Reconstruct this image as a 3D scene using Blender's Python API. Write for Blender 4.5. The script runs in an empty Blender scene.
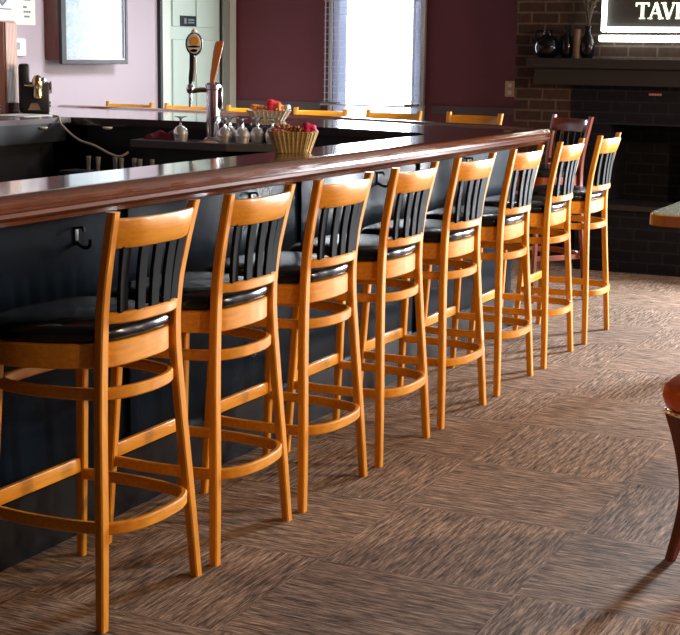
import bpy, bmesh, math, random
from mathutils import Vector, Matrix
random.seed(7)
S = bpy.context.scene
COL = S.collection
PI = math.pi

# ------------------------------------------------------------------ materials
def mat(name, color, rough=.5, metal=0., spec=.5, emis=None, estr=0., coat=0., trans=0., alpha=1.):
    m = bpy.data.materials.new(name); m.use_nodes = True
    b = m.node_tree.nodes['Principled BSDF']
    b.inputs['Base Color'].default_value = (*color, 1)
    b.inputs['Roughness'].default_value = rough
    b.inputs['Metallic'].default_value = metal
    b.inputs['Specular IOR Level'].default_value = spec
    b.inputs['Coat Weight'].default_value = coat
    b.inputs['Coat Roughness'].default_value = .08
    b.inputs['Transmission Weight'].default_value = trans
    if emis:
        b.inputs['Emission Color'].default_value = (*emis, 1)
        b.inputs['Emission Strength'].default_value = estr
    return m

def nd(m, t, **kw):
    n = m.node_tree.nodes.new(t)
    for k, v in kw.items(): setattr(n, k, v)
    return n
def lk(m, a, b): m.node_tree.links.new(a, b)
def coords(m, scale=(1,1,1), rot=(0,0,0), kind='Object'):
    t = nd(m, 'ShaderNodeTexCoord'); mp = nd(m, 'ShaderNodeMapping')
    mp.inputs['Scale'].default_value = scale; mp.inputs['Rotation'].default_value = rot
    lk(m, t.outputs[kind], mp.inputs['Vector']); return mp.outputs['Vector']
def noise(m, vec, scale, detail=4, rough=.6):
    n = nd(m, 'ShaderNodeTexNoise'); n.inputs['Scale'].default_value = scale
    n.inputs['Detail'].default_value = detail; n.inputs['Roughness'].default_value = rough
    lk(m, vec, n.inputs['Vector']); return n.outputs['Fac']
def ramp(m, fac, stops):
    r = nd(m, 'ShaderNodeValToRGB'); e = r.color_ramp.elements
    while len(e) < len(stops): e.new(.5)
    for el, (p, c) in zip(e, stops): el.position = p; el.color = (*c, 1)
    lk(m, fac, r.inputs['Fac']); return r.outputs['Color']
def bump(m, h, strength=.3, dist=.01):
    b = nd(m, 'ShaderNodeBump'); b.inputs['Strength'].default_value = strength; b.inputs['Distance'].default_value = dist
    lk(m, h, b.inputs['Height']); lk(m, b.outputs['Normal'], m.node_tree.nodes['Principled BSDF'].inputs['Normal'])
def base(m, c): lk(m, c, m.node_tree.nodes['Principled BSDF'].inputs['Base Color'])

def wood(name, c1, c2, rough=.3, coat=.4, scale=(14, 14, 1.6), ns=6):
    m = mat(name, c1, rough, coat=coat)
    f = noise(m, coords(m, scale), ns, 5, .6)
    base(m, ramp(m, f, [(.3, c1), (.7, c2)])); return m

M = {}
M['maple'] = wood('honey_maple', (.62, .24, .009), (.82, .36, .020), .36, .25)
M['maple_h'] = wood('honey_maple_rail', (.62, .24, .009), (.82, .36, .020), .36, .25, (1.6, 14, 14))
M['bartop'] = wood('bar_top_walnut', (.030, .016, .016), (.048, .026, .022), .20, 1., (1.2, 18, 18), 5)
M['molding'] = wood('bar_molding_mahogany', (.10, .028, .011), (.16, .050, .018), .16, .8, (1.2, 18, 18), 5)
M['panel'] = mat('bar_front_navy', (.004, .009, .017), .26, spec=.07)
f = noise(M['panel'], coords(M['panel'], (3, 3, 3)), 3); bump(M['panel'], f, .05, .02)
M['kick'] = mat('kick_board', (.006, .009, .014), .22, spec=.6)
M['black'] = mat('black_paint', (.008, .008, .010), .45)
M['vinyl'] = mat('black_vinyl', (.004, .005, .007), .2, spec=.4)
f = noise(M['vinyl'], coords(M['vinyl'], (1, 1, 1)), 9, 2); bump(M['vinyl'], f, .35, .02)
M['slat'] = mat('black_slat_lacquer', (.003, .003, .004), .55, spec=.05)
M['glide'] = mat('black_plastic', (.01, .01, .01), .4)
M['chrome'] = mat('chrome', (.85, .87, .9), .12, 1)
M['steel'] = mat('brushed_steel', (.45, .47, .5), .3, 1)
M['brass'] = mat('brass', (.62, .45, .24), .25, 1)
M['laminate'] = mat('grey_laminate', (.085, .085, .092), .3)
M['counter'] = mat('back_counter_top', (.17, .15, .17), .2)
M['white'] = mat('white_paint', (.75, .78, .76), .45)
M['door'] = mat('door_white', (.52, .66, .60), .5)
M['casing'] = mat('casing_white', (.62, .70, .66), .5)
M['cgrey'] = mat('casing_grey', (.27, .31, .28), .5)  # door casing white darkened; its shadow is put into the colour
M['maroon'] = mat('wall_maroon', (.155, .038, .062), .6)
f = noise(M['maroon'], coords(M['maroon'], (1, 1, 1)), 60, 3); bump(M['maroon'], f, .15, .01)
M['lilac'] = mat('wall_lilac', (.43, .38, .435), .55)  # window glare on this wall is put into its pale colour
f = noise(M['lilac'], coords(M['lilac'], (1, 1, 1)), 60, 3); bump(M['lilac'], f, .1, .01)
M['ceil'] = mat('ceiling_dark', (.10, .08, .07), .8)
M['trim'] = mat('dark_wood_trim', (.06, .015, .010), .4)
M['greytrim'] = mat('grey_trim', (.10, .085, .10), .5)
M['blind'] = mat('blind_slat', (.55, .6, .66), .5)
M['ivory'] = mat('ivory_plastic', (.6, .42, .28), .4)
M['whiteplastic'] = mat('white_plastic', (.8, .82, .82), .35)
M['screen'] = mat('grey_lcd', (.22, .30, .30), .3)
M['paper'] = mat('paper_white', (.75, .8, .76), .7)
M['ink'] = mat('ink_grey', (.15, .17, .19), .7)
M['photo'] = mat('printed_photo', (.16, .30, .34), .5)
M['rust'] = wood('cabinet_rust_wood', (.10, .022, .010), (.15, .035, .015), .35, .2)
M['framebk'] = mat('frame_black', (.006, .005, .008), .45)
M['bead'] = mat('frame_bead', (.35, .32, .42), .3)
m = M['backing'] = mat('pale_blue_board', (.48, .62, .66), .25)
f = noise(m, coords(m, (5, 1, 9)), 3, 6, .7); base(m, ramp(m, f, [(.38, (.26, .37, .42)), (.62, (.40, .50, .53))]))
M['cloth'] = mat('red_cloth', (.20, .008, .03), .85)
f = noise(M['cloth'], coords(M['cloth']), 90, 3); bump(M['cloth'], f, .8, .01)
M['napkin'] = mat('magenta_napkin', (.62, .02, .13), .7)
M['napkinr'] = mat('red_paper_napkin', (.80, .03, .06), .7)
m = M['snack'] = mat('brown_snack', (.45, .16, .05), .6)
f = noise(m, coords(m), 60, 3); base(m, ramp(m, f, [(.35, (.30, .10, .03)), (.65, (.60, .25, .08))]))
M['orange'] = mat('orange_snack', (.85, .28, .05), .6)
m = M['wicker'] = mat('wicker_yellow', (.88, .66, .28), .5)
w = nd(m, 'ShaderNodeTexWave'); w.wave_type = 'BANDS'; w.bands_direction = 'Z'; w.inputs['Scale'].default_value = 60
lk(m, coords(m), w.inputs['Vector']); bump(m, w.outputs['Fac'], .6, .004)
base(m, ramp(m, w.outputs['Fac'], [(.1, (.74, .52, .19)), (.6, (.92, .72, .33))]))
m = M['wickerpale'] = mat('wicker_pale', (.70, .58, .45), .45)
w = nd(m, 'ShaderNodeTexWave'); w.bands_direction = 'Z'; w.inputs['Scale'].default_value = 60
lk(m, coords(m), w.inputs['Vector']); bump(m, w.outputs['Fac'], .6, .004)
M['liner'] = mat('basket_liner', (.8, .8, .8), .5)
m = M['glass'] = mat('clear_glass', (.95, .97, .97), .03, trans=1.)
m.node_tree.nodes['Principled BSDF'].inputs['IOR'].default_value = 1.45
M['smoked'] = mat('silvery_glass', (.85, .85, .85), .08, metal=.7, trans=.0)
M['cord'] = mat('beige_cord', (.50, .42, .30), .5)
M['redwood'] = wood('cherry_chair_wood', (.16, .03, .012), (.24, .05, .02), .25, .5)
M['orangevinyl'] = mat('orange_vinyl', (.85, .13, .02), .18, coat=.6)
M['tabletop'] = mat('table_top', (.55, .60, .50), .2, coat=1.)  # reflected glow put into the pale green base colour
M['tableedge'] = wood('table_edge', (.14, .045, .025), (.19, .06, .03), .35, .2)
M['candle'] = mat('tan_wax', (.09, .052, .032), .6)
M['jug'] = mat('dark_glazed_jug', (.003, .003, .005), .16, spec=.3)
M['twig'] = mat('dried_twig', (.07, .055, .04), .8)
M['reeded'] = None
m = M['reeded'] = mat('reeded_wood', (.42, .22, .12), .4)
w = nd(m, 'ShaderNodeTexWave'); w.bands_direction = 'X'; w.inputs['Scale'].default_value = 22; w.inputs['Distortion'].default_value = .6
lk(m, coords(m), w.inputs['Vector'])
base(m, ramp(m, w.outputs['Fac'], [(.15, (.22, .10, .06)), (.7, (.42, .24, .15))])); bump(m, w.outputs['Fac'], .4, .004)
M['neon'] = mat('neon_tube', (.9, 1, .95), .4, emis=(.88, 1, .93), estr=6)
M['letter'] = mat('lit_letter', (.9, 1, .8), .4, emis=(.85, 1, .74), estr=1.1)
M['signboard'] = mat('sign_board', (.022, .017, .015), .7)
M['badge_o'] = mat('badge_orange', (.85, .38, .06), .4)
M['cream'] = mat('cream_enamel', (.80, .80, .74), .35)
M['paddle'] = wood('paddle_wood', (.42, .13, .04), (.52, .18, .06), .35, .3)
M['copper'] = mat('copper_plate', (.5, .22, .16), .4, .6)
M['doorplate'] = mat('door_sign_plate', (.02, .025, .035), .35)

def brick(name, c1, c2, mortar, sc=1., rough=.8, axes='yz'):
    m = mat(name, c1, rough, spec=.2)
    t = nd(m, 'ShaderNodeTexCoord'); s = nd(m, 'ShaderNodeSeparateXYZ'); c = nd(m, 'ShaderNodeCombineXYZ')
    lk(m, t.outputs['Object'], s.inputs[0])
    lk(m, s.outputs['Y' if axes[0] == 'y' else 'X'], c.inputs['X']); lk(m, s.outputs['Z' if axes[1] == 'z' else 'X'], c.inputs['Y'])
    b = nd(m, 'ShaderNodeTexBrick')
    b.inputs['Color1'].default_value = (*c1, 1); b.inputs['Color2'].default_value = (*c2, 1); b.inputs['Mortar'].default_value = (*mortar, 1)
    b.inputs['Scale'].default_value = 1; b.inputs['Mortar Size'].default_value = .008; b.inputs['Mortar Smooth'].default_value = .3
    b.inputs['Brick Width'].default_value = .21; b.inputs['Row Height'].default_value = .079
    lk(m, c.outputs[0], b.inputs['Vector'])
    n = noise(m, t.outputs['Object'], 25, 4)
    mx = nd(m, 'ShaderNodeMix'); mx.data_type = 'RGBA'; mx.blend_type = 'MULTIPLY'; mx.inputs[0].default_value = .6
    lk(m, b.outputs['Color'], mx.inputs[6]); lk(m, ramp(m, n, [(.3, (.5, .5, .5)), (.7, (1.2, 1.2, 1.2))]), mx.inputs[7])
    base(m, mx.outputs[2]); bump(m, b.outputs['Fac'], -.5, .01); return m
M['brick'] = brick('brown_brick', (.046, .024, .019), (.032, .018, .015), (.085, .064, .053))
M['brickblk'] = brick('black_painted_brick', (.005, .005, .008), (.003, .003, .006), (.011, .012, .018))
M['mantel'] = wood('mantel_dark_oak', (.006, .004, .005), (.010, .007, .007), .75, 0, (1, 14, 14))

def carpet():
    m = mat('carpet_planks', (.1, .08, .07), .75, spec=.25)
    t = nd(m, 'ShaderNodeTexCoord')
    s = nd(m, 'ShaderNodeSeparateXYZ'); lk(m, t.outputs['Object'], s.inputs[0])
    ck = nd(m, 'ShaderNodeTexChecker'); ck.inputs['Scale'].default_value = 1.64
    lk(m, t.outputs['Object'], ck.inputs['Vector'])
    cols = []; hs = []
    for sc, sc2 in (((5, 70, 1), (14, 190, 1)), ((70, 5, 1), (190, 14, 1))):
        ns = []
        for q in (sc, sc2):
            mp = nd(m, 'ShaderNodeMapping'); mp.inputs['Scale'].default_value = q; lk(m, t.outputs['Object'], mp.inputs['Vector'])
            ns.append(noise(m, mp.outputs['Vector'], 1.2, 5, .7))
        ad = nd(m, 'ShaderNodeMath'); ad.operation = 'ADD'; lk(m, ns[0], ad.inputs[0]); lk(m, ns[1], ad.inputs[1])
        hf = nd(m, 'ShaderNodeMath'); hf.operation = 'MULTIPLY'; lk(m, ad.outputs[0], hf.inputs[0]); hf.inputs[1].default_value = .5
        hs.append(hf.outputs[0])
    mx = nd(m, 'ShaderNodeMix'); lk(m, ck.outputs['Fac'], mx.inputs[0]); lk(m, hs[0], mx.inputs[2]); lk(m, hs[1], mx.inputs[3])
    c = ramp(m, mx.outputs[0], [(.39, (.013, .007, .005)), (.46, (.12, .078, .055)), (.53, (.31, .21, .15)), (.63, (.66, .49, .38))])
    # per tile shade
    big = noise(m, t.outputs['Object'], .9, 2)
    m2 = nd(m, 'ShaderNodeMix'); m2.data_type = 'RGBA'; m2.blend_type = 'MULTIPLY'; m2.inputs[0].default_value = 1
    lk(m, c, m2.inputs[6]); lk(m, ramp(m, big, [(.3, (.85, .85, .86)), (.7, (1.1, 1.08, 1.05))]), m2.inputs[7])
    base(m, m2.outputs[2]); bump(m, mx.outputs[0], .25, .006); return m
M['carpet'] = carpet()

# ------------------------------------------------------------------ mesh helpers
def finish(bm, name, m, parent=None, loc=None, smooth=False, mats=None):
    bmesh.ops.recalc_face_normals(bm, faces=bm.faces)
    me = bpy.data.meshes.new(name); bm.to_mesh(me); bm.free()
    for x in (mats or [m]): me.materials.append(x)
    if smooth:
        for p in me.polygons: p.use_smooth = True
        try: me.set_sharp_from_angle(angle=math.radians(40))
        except Exception: pass
    o = bpy.data.objects.new(name, me); COL.objects.link(o)
    if parent: o.parent = parent
    if loc: o.location = loc
    return o
def box(bm, x0, x1, y0, y1, z0, z1, bev=0.):
    r = bmesh.ops.create_cube(bm, size=1)
    vs = r['verts']
    for v in vs: v.co = Vector(((x0+x1)/2+v.co.x*(x1-x0), (y0+y1)/2+v.co.y*(y1-y0), (z0+z1)/2+v.co.z*(z1-z0)))
    if bev:
        es = list({e for v in vs for e in v.link_edges})
        bmesh.ops.bevel(bm, geom=es, offset=bev, segments=2, affect='EDGES', profile=.5)
    return bm
def nb(): return bmesh.new()
def bx(name, m, parent, *a, bev=0., smooth=False):
    bm = nb(); box(bm, *a, bev=bev); return finish(bm, name, m, parent, smooth=smooth)
def skin(bm, rings, closed=True, caps=True):
    V = [[bm.verts.new(p) for p in r] for r in rings]
    n = len(V[0])
    for a, b in zip(V, V[1:]):
        for i in range(n if closed else n-1):
            bm.faces.new((a[i], a[(i+1) % n], b[(i+1) % n], b[i]))
    if caps:
        bm.faces.new(V[0][::-1]); bm.faces.new(V[-1])
    return V
def octo(hx, hy, c):
    return [(-hx+c, -hy), (hx-c, -hy), (hx, -hy+c), (hx, hy-c), (hx-c, hy), (-hx+c, hy), (-hx, hy-c), (-hx, -hy+c)]
def loft(bm, secs, c=.005):       # (cx,cy,z,hx,hy)
    skin(bm, [[(x+a, y+b, z) for a, b in octo(hx, hy, min(c, hx*.6, hy*.6))] for x, y, z, hx, hy in secs]); return bm
def sweep(bm, pts, prof, closed=False, up=Vector((0, 0, 1))):
    # prof: list of (side, up)
    n = len(pts); rings = []
    for i, p in enumerate(pts):
        p = Vector(p)
        a = Vector(pts[(i-1) % n]) if (closed or i > 0) else p
        b = Vector(pts[(i+1) % n]) if (closed or i < n-1) else p
        t = (b-a).normalized(); s = t.cross(up).normalized(); u = s.cross(t).normalized()
        k = 1.
        if (closed or 0 < i < n-1):
            d1 = (p-a).normalized(); k = 1/max(.5, abs(d1.dot(t)))
        rings.append([p+s*q[0]*k+u*q[1] for q in prof])
    if closed:
        V = [[bm.verts.new(p) for p in r] for r in rings]; k = len(prof)
        for j in range(n):
            a, b = V[j], V[(j+1) % n]
            for i in range(k): bm.faces.new((a[i], a[(i+1) % k], b[(i+1) % k], b[i]))
    else: skin(bm, rings)
    return bm
def rprof(w, h, c=.004): return octo(w/2, h/2, c)
def circ(r, n=10): return [(r*math.cos(2*PI*i/n), r*math.sin(2*PI*i/n)) for i in range(n)]
def lathe(bm, prof, n=24, cx=0, cy=0, z=0, capb=True, capt=True):
    rings = [[(cx+r*math.cos(2*PI*i/n), cy+r*math.sin(2*PI*i/n), z+h) for i in range(n)] for r, h in prof]
    V = [[bm.verts.new(p) for p in r] for r in rings]
    for a, b in zip(V, V[1:]):
        for i in range(n): bm.faces.new((a[i], a[(i+1) % n], b[(i+1) % n], b[i]))
    if capb: bm.faces.new(V[0][::-1])
    if capt: bm.faces.new(V[-1])
    return bm
def catmull(P, k=6, closed=False):
    out = []; n = len(P)
    rng = range(n if closed else n-1)
    for i in rng:
        if closed: a, b, c, d = P[(i-1) % n], P[i], P[(i+1) % n], P[(i+2) % n]
        else: a, b, c, d = P[max(i-1, 0)], P[i], P[i+1], P[min(i+2, n-1)]
        for j in range(k):
            t = j/k
            out.append(tuple(.5*((2*b[q])+(-a[q]+c[q])*t+(2*a[q]-5*b[q]+4*c[q]-d[q])*t*t+(-a[q]+3*b[q]-3*c[q]+d[q])*t**3) for q in range(len(b))))
    if not closed: out.append(tuple(P[-1]))
    return out
def prism(bm, poly, z0, z1, bev=0.):
    a = [bm.verts.new((x, y, z0)) for x, y in poly]; b = [bm.verts.new((x, y, z1)) for x, y in poly]
    n = len(poly); top = bm.faces.new(b); bm.faces.new(a[::-1])
    for i in range(n): bm.faces.new((a[i], a[(i+1) % n], b[(i+1) % n], b[i]))
    return bm
def thing(name, label, cat, loc=(0, 0, 0), rz=0, group=None):
    o = bpy.data.objects.new(name, None); COL.objects.link(o); o.empty_display_size = .1
    o.location = loc; o.rotation_euler = (0, 0, rz); return tag(o, label, cat, group)
def tag(o, label, cat, group=None):
    o['label'] = label; o['category'] = cat
    if group: o['group'] = group
    return o
def struct(o, label=None, cat=None):
    o['kind'] = 'structure'
    if label: o['label'] = label
    if cat: o['category'] = cat
    return o
def dup(root, loc, rz, label, group=None, sc=None):
    r = root.copy(); COL.objects.link(r); r.location = loc; r.rotation_euler = (0, 0, rz); r['label'] = label
    if group: r['group'] = group
    if sc: r.scale = sc
    for ch in list(root.children):
        c = ch.copy(); COL.objects.link(c); c.parent = r
        for g in list(ch.children):
            d = g.copy(); COL.objects.link(d); d.parent = c
    return r

# ------------------------------------------------------------------ room
XE, YL, YR, XB, ZC = 11.0, 6.4, -4.6, -4.5, 2.75
struct(bx('floor', M['carpet'], None, XB, XE, YR, YL, -.1, 0), 'brown streaked carpet plank floor of the tavern', 'floor')
struct(bx('ceiling', M['ceil'], None, XB, XE, YR, YL, ZC, ZC+.1), 'plain dark ceiling above the tavern room', 'ceiling')
def wall_x(name, x0, x1, y0, y1, holes, m, lab):    # wall plane X const, holes (ya,yb,za,zb)
    bm = nb(); ys = sorted(holes)
    cur = y0
    for ya, yb, za, zb in ys:
        box(bm, x0, x1, cur, ya, 0, ZC); box(bm, x0, x1, ya, yb, 0, za); box(bm, x0, x1, ya, yb, zb, ZC); cur = yb
    box(bm, x0, x1, cur, y1, 0, ZC)
    return struct(finish(bm, name, m), lab, 'wall')
def wall_y(name, y0, y1, x0, x1, holes, m, lab):
    bm = nb(); cur = x0
    for xa, xb, za, zb in sorted(holes):
        box(bm, cur, xa, y0, y1, 0, ZC); box(bm, xa, xb, y0, y1, 0, za); box(bm, xa, xb, y0, y1, zb, ZC); cur = xb
    box(bm, cur, x1, y0, y1, 0, ZC)
    return struct(finish(bm, name, m), lab, 'wall')
WY0, WY1, WZ0, WZ1 = 4.63, 5.45, .85, 2.2
wall_x('wall_end', XE, XE+.15, YR-.15, YL+.15, [(WY0, WY1, WZ0, WZ1), (-.9, .7, .6, 2.3)], M['maroon'], 'dark maroon end wall with the blown-out window')
DX0, DX1, DZ = 9.93, 10.78, 2.05
wall_y('wall_left', YL, YL+.15, XB-.15, XE, [(DX0, DX1, 0, DZ)], M['lilac'], 'pale lilac side wall behind the bar')
RW = [(7.8, 9.6, .8, 2.3)]
wall_y('wall_right', YR-.15, YR, XB-.15, XE, RW, M['maroon'], 'maroon wall with daylight windows on the room side')
wall_x('wall_back', XB-.15, XB, YR, YL, [], M['maroon'], 'maroon wall behind the viewer')

# end-wall window: casing, sashes, blind
w = thing('window_1', 'bright overexposed sash window with open white blinds on the maroon wall', 'window', (XE, 0, 0)); w['kind'] = 'structure'
bm = nb(); A = (-.035, .01)
box(bm, *A, WY0-.035, WY0, WZ0-.1, WZ1+.1); box(bm, *A, WY1, WY1+.02, WZ0-.1, WZ1+.1)
box(bm, *A, WY0, WY1, WZ1, WZ1+.1); finish(bm, 'casing', M['blind'], w)
bx('window_sill', M['greytrim'], w, -.08, .02, WY0-.12, WY1+.12, WZ0-.04, WZ0)
bm = nb()
for z0, z1, x in ((WZ0, WZ1, .08),):
    box(bm, x, x+.03, WY0, WY0+.04, z0, z1); box(bm, x, x+.03, WY1-.04, WY1, z0, z1)
    box(bm, x, x+.03, WY0+.04, WY1-.04, z0, z0+.04); box(bm, x, x+.03, WY0+.04, WY1-.04, z1-.04, z1)
finish(bm, 'sash', M['white'], w)
pane = bx('pane', M['glass'], w, .09, .094, WY0+.04, WY1-.04, WZ0+.04, WZ1-.04)
pane.visible_shadow = True
bm = nb()
z = 1.12
while z < 2.28:
    box(bm, -.095, -.05, WY0-.03, WY1+.035, z, z+.004); z += .054
finish(bm, 'blind', M['blind'], w)
bm = nb()
for y in (WY0-.03, WY0+.03, WY1-.10, WY1-.04, WY1+.02): box(bm, -.098, -.094, y-.004, y+.004, 1.08, 2.3)
box(bm, -.098, -.094, WY0+.32, WY0+.326, 1.08, 2.3)
finish(bm, 'ladder_cord', M['blind'], w)
bx('bottom_rail', M['blind'], w, -.10, -.05, WY0-.06, WY1+.06, 1.072, 1.084)
for y0, y1 in ((WY0-.02, WY0+.10), (WY1-.10, WY1+.04)): bx('hold_down_bracket', M['ink'], w, -.12, -.05, y0, y1, 1.086, 1.10)  # dark rail ends alone; glare over the middle is put into the shape
sm = M['sheer'] = bpy.data.materials.new('sheer_cloth'); sm.use_nodes = True
nt_ = sm.node_tree; tr = nt_.nodes.new('ShaderNodeBsdfTranslucent'); tr.inputs[0].default_value = (.42, .43, .5, 1)
nt_.links.new(tr.outputs[0], nt_.nodes['Material Output'].inputs['Surface'])
for y0, y1 in ((WY0+.01, WY0+.09), (WY1-.13, WY1-.01)): bx('side_sheer', sm, w, .0, .006, y0, y1, WZ0+.01, WZ1-.01)  # added translucent strips that dim the window light along both sides
# other windows (daylight sources, outside the frame)
for i, (xa, xb, za, zb) in enumerate(RW):
    w2 = thing('window_%d' % (i+2), 'daylight window in the right wall near the fireplace end', 'window', ((xa+xb)/2, YR, 0)); w2['kind'] = 'structure'
    hw = (xb-xa)/2; bm = nb()
    box(bm, -hw-.08, -hw, -.02, .03, za-.08, zb+.08); box(bm, hw, hw+.08, -.02, .03, za-.08, zb+.08)
    box(bm, -hw, hw, -.02, .03, zb, zb+.08); box(bm, -hw, hw, -.02, .05, za-.08, za)
    finish(bm, 'window_frame', M['white'], w2)
    bm = nb(); box(bm, -.02, .02, -.08, -.04, za, zb); box(bm, -hw, hw, -.08, -.04, (za+zb)/2-.02, (za+zb)/2+.02)
    finish(bm, 'muntin', M['white'], w2)
w2 = thing('window_3', 'tall daylight window in the end wall right of the fireplace', 'window', (XE, -.1, 0)); w2['kind'] = 'structure'
bm = nb()
box(bm, -.03, .02, -.88, -.8, .52, 2.38); box(bm, -.03, .02, .8, .88, .52, 2.38); box(bm, -.03, .02, -.8, .8, 2.3, 2.38); box(bm, -.05, .02, -.8, .8, .52, .6)
finish(bm, 'window_frame', M['white'], w2)
bm = nb(); box(bm, .04, .08, -.02, .02, .6, 2.3); finish(bm, 'muntin', M['white'], w2)

# chair rail on end wall, baseboards
struct(bx('trim_1', M['greytrim'], None, XE-.02, XE, 3.65, WY0-.1, 1.03, 1.09), 'grey chair rail between window and chimney', 'trim')
struct(bx('trim_2', M['greytrim'], None, XE-.02, XE, WY1+.1, YL, 1.03, 1.09), 'grey chair rail between the window and the corner', 'trim')
struct(bx('baseboard_end', M['trim'], None, XE-.02, XE, YR, YL, 0, .12), 'dark baseboard of the end wall', 'baseboard')
struct(bx('baseboard_left', M['trim'], None, XB, DX0-.1, YL-.02, YL, 0, .12), 'dark baseboard of the lilac wall', 'baseboard')
struct(bx('baseboard_right', M['trim'], None, XB, XE, YR, YR+.02, 0, .12), 'dark baseboard of the window wall', 'baseboard')

# door on left wall
d = thing('door_1', 'pale green-white panelled door with a small black plate', 'door', (0, YL, 0)); d['kind'] = 'structure'
bm = nb(); box(bm, DX0, DX1, .03, .07, 0, DZ)
PAN = []
for xa, xb in ((DX0+.10, DX0+.38), (DX0+.47, DX1-.10)):
    for za, zb in ((.2, .82), (.98, 1.60), (1.70, 1.95)):
        box(bm, xa, xb, .012, .03, za, zb, bev=.009)
finish(bm, 'door_leaf', M['door'], d)
bm = nb(); box(bm, DX0-.12, DX0, -.02, .02, 0, DZ+.1); box(bm, DX0, DX1, -.02, .02, DZ, DZ+.1)
finish(bm, 'casing', M['casing'], d)
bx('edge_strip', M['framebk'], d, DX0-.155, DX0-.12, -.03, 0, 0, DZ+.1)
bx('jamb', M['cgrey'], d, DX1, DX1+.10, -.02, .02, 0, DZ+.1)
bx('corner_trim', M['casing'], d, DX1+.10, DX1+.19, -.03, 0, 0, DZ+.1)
pl = bx('sign_plate', M['doorplate'], d, DX0+.20, DX0+.44, .002, .012, 1.705, 1.79, bev=.003)
bm = nb(); box(bm, DX0+.25, DX0+.28, -.002, .003, 1.725, 1.77); box(bm, DX0+.31, DX0+.40, -.002, .003, 1.752, 1.765); box(bm, DX0+.31, DX0+.40, -.002, .003, 1.73, 1.742)
finish(bm, 'plate_marking', M['screen'], pl)
bm = nb(); lathe(bm, [(.0, 0), (.012, 0), (.012, .03), (.028, .04), (.03, .06), (.0, .07)], 16)
k = finish(bm, 'door_handle', M['brass'], d, smooth=True); k.rotation_euler = (PI/2, 0, 0); k.location = (DX0+.05, .03, .95)

# outlet
o = thing('wall_outlet', 'ivory electrical outlet on the maroon wall beside the chimney bricks', 'outlet', (XE, 3.86, 1.18))
bx('cover_plate', M['ivory'], o, -.008, 0, -.04, .04, 0, .125, bev=.003)
for z in (.02, .075): bx('socket', M['cream'], o, -.011, -.008, -.016, .016, z, z+.03)

# ------------------------------------------------------------------ fireplace
fp = thing('fireplace', 'brick fireplace with black painted surround and dark wooden mantel', 'fireplace', (10.3, 0, 0))
FY0, FY1, FS = 1.22, 3.58, 3.13
bm = nb(); box(bm, 0, .68, FS, FY1, 0, ZC); box(bm, 0, .68, FY0, FS, 1.3, ZC)
finish(bm, 'chimney_breast', M['brick'], fp)
bm = nb(); box(bm, -.01, .68, 2.85, FS, 0, 1.3); box(bm, -.01, .68, FY0, 1.95, 0, 1.3); box(bm, -.01, .68, 1.95, 2.85, 1.02, 1.3); box(bm, .50, .68, 1.95, 2.85, 0, 1.02)
finish(bm, 'surround', M['brickblk'], fp)
bm = nb(); box(bm, -.22, 0, FY0, 3.42, 1.42, 1.49, bev=.006); box(bm, -.16, 0, FY0, 3.38, 1.30, 1.42, bev=.006)
finish(bm, 'mantel', M['mantel'], fp)
bm = nb(); box(bm, -.40, -.01, FY0, 2.95, 0, .44); finish(bm, 'hearth', M['brickblk'], fp)
bx('hearth_slab', M['black'], fp, -.42, -.01, FY0, 2.97, .44, .48, bev=.004)
bx('damper_plate', M['copper'], fp, -.018, -.01, 2.47, 2.56, 1.235, 1.25)

# mantel pieces
def jug(loc):
    j = thing('jug', 'round dark glazed jug at the left end of the mantel', 'jug', loc)
    bm = nb(); lathe(bm, [(.05, 0), (.082, .025), (.095, .07), (.085, .12), (.05, .15), (.032, .165), (.032, .19), (.04, .20), (.03, .20)], 24)
    finish(bm, 'body', M['jug'], j, smooth=True)
    bm = nb(); sweep(bm, catmull([(0, .03, .19), (0, .075, .19), (0, .10, .15), (0, .085, .115)], 5), circ(.009, 8), up=Vector((1, 0, 0)))
    finish(bm, 'handle', M['jug'], j, smooth=True)
jug((10.19, 3.30, 1.49))
c = thing('candle', 'tall tan pillar candle on the mantel between dark vases', 'candle', (10.17, 3.075, 1.49))
bm = nb(); lathe(bm, [(.027, 0), (.028, .01), (.028, .20), (.024, .207), (.012, .203)], 20); finish(bm, 'wax', M['candle'], c, smooth=True)
bm = nb(); lathe(bm, [(.002, .203), (.002, .215)], 6); finish(bm, 'wick', M['black'], c)
def vase(loc, lab, sc):
    v = bm = nb(); lathe(bm, [(.035*sc, 0), (.05*sc, .03), (.055*sc, .09), (.04*sc, .15), (.022*sc, .18), (.022*sc, .22), (.03*sc, .23), (.02*sc, .23)], 20)
    return tag(finish(bm, 'vase', M['jug'], None, loc, smooth=True), lab, 'vase')
vase((10.19, 3.155, 1.49), 'narrow dark vase just left of the tan candle', .8)
vase((10.19, 3.0, 1.49), 'dark vase holding twigs right of the tan candle', .95)
bm = nb(); rr = random.Random(3)
for k in range(11):
    a = rr.uniform(-.11, .11); b = rr.uniform(-.03, .05); h = rr.uniform(.2, .42)
    pts = catmull([(0, 0, .12), (b*.3, a*.25, .24+h*.2), (b*.7, a*.8, .24+h*.6), (b, a+rr.uniform(-.05, .05), .24+h)], 4)
    sweep(bm, pts, circ(.0035, 5), up=Vector((1, 0, 0)))
    for q in pts[5:]:
        e = (q[0]+rr.uniform(-.015, .015), q[1]+rr.uniform(-.04, .04), q[2]+rr.uniform(.005, .04)); sweep(bm, [q, e], circ(.003, 4), up=Vector((1, 0, 0)))
tag(finish(bm, 'dried_twigs', M['twig'], None, (10.19, 3.0, 1.49)), 'spray of dried twigs rising against the chimney bricks', 'dried twigs')

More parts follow.
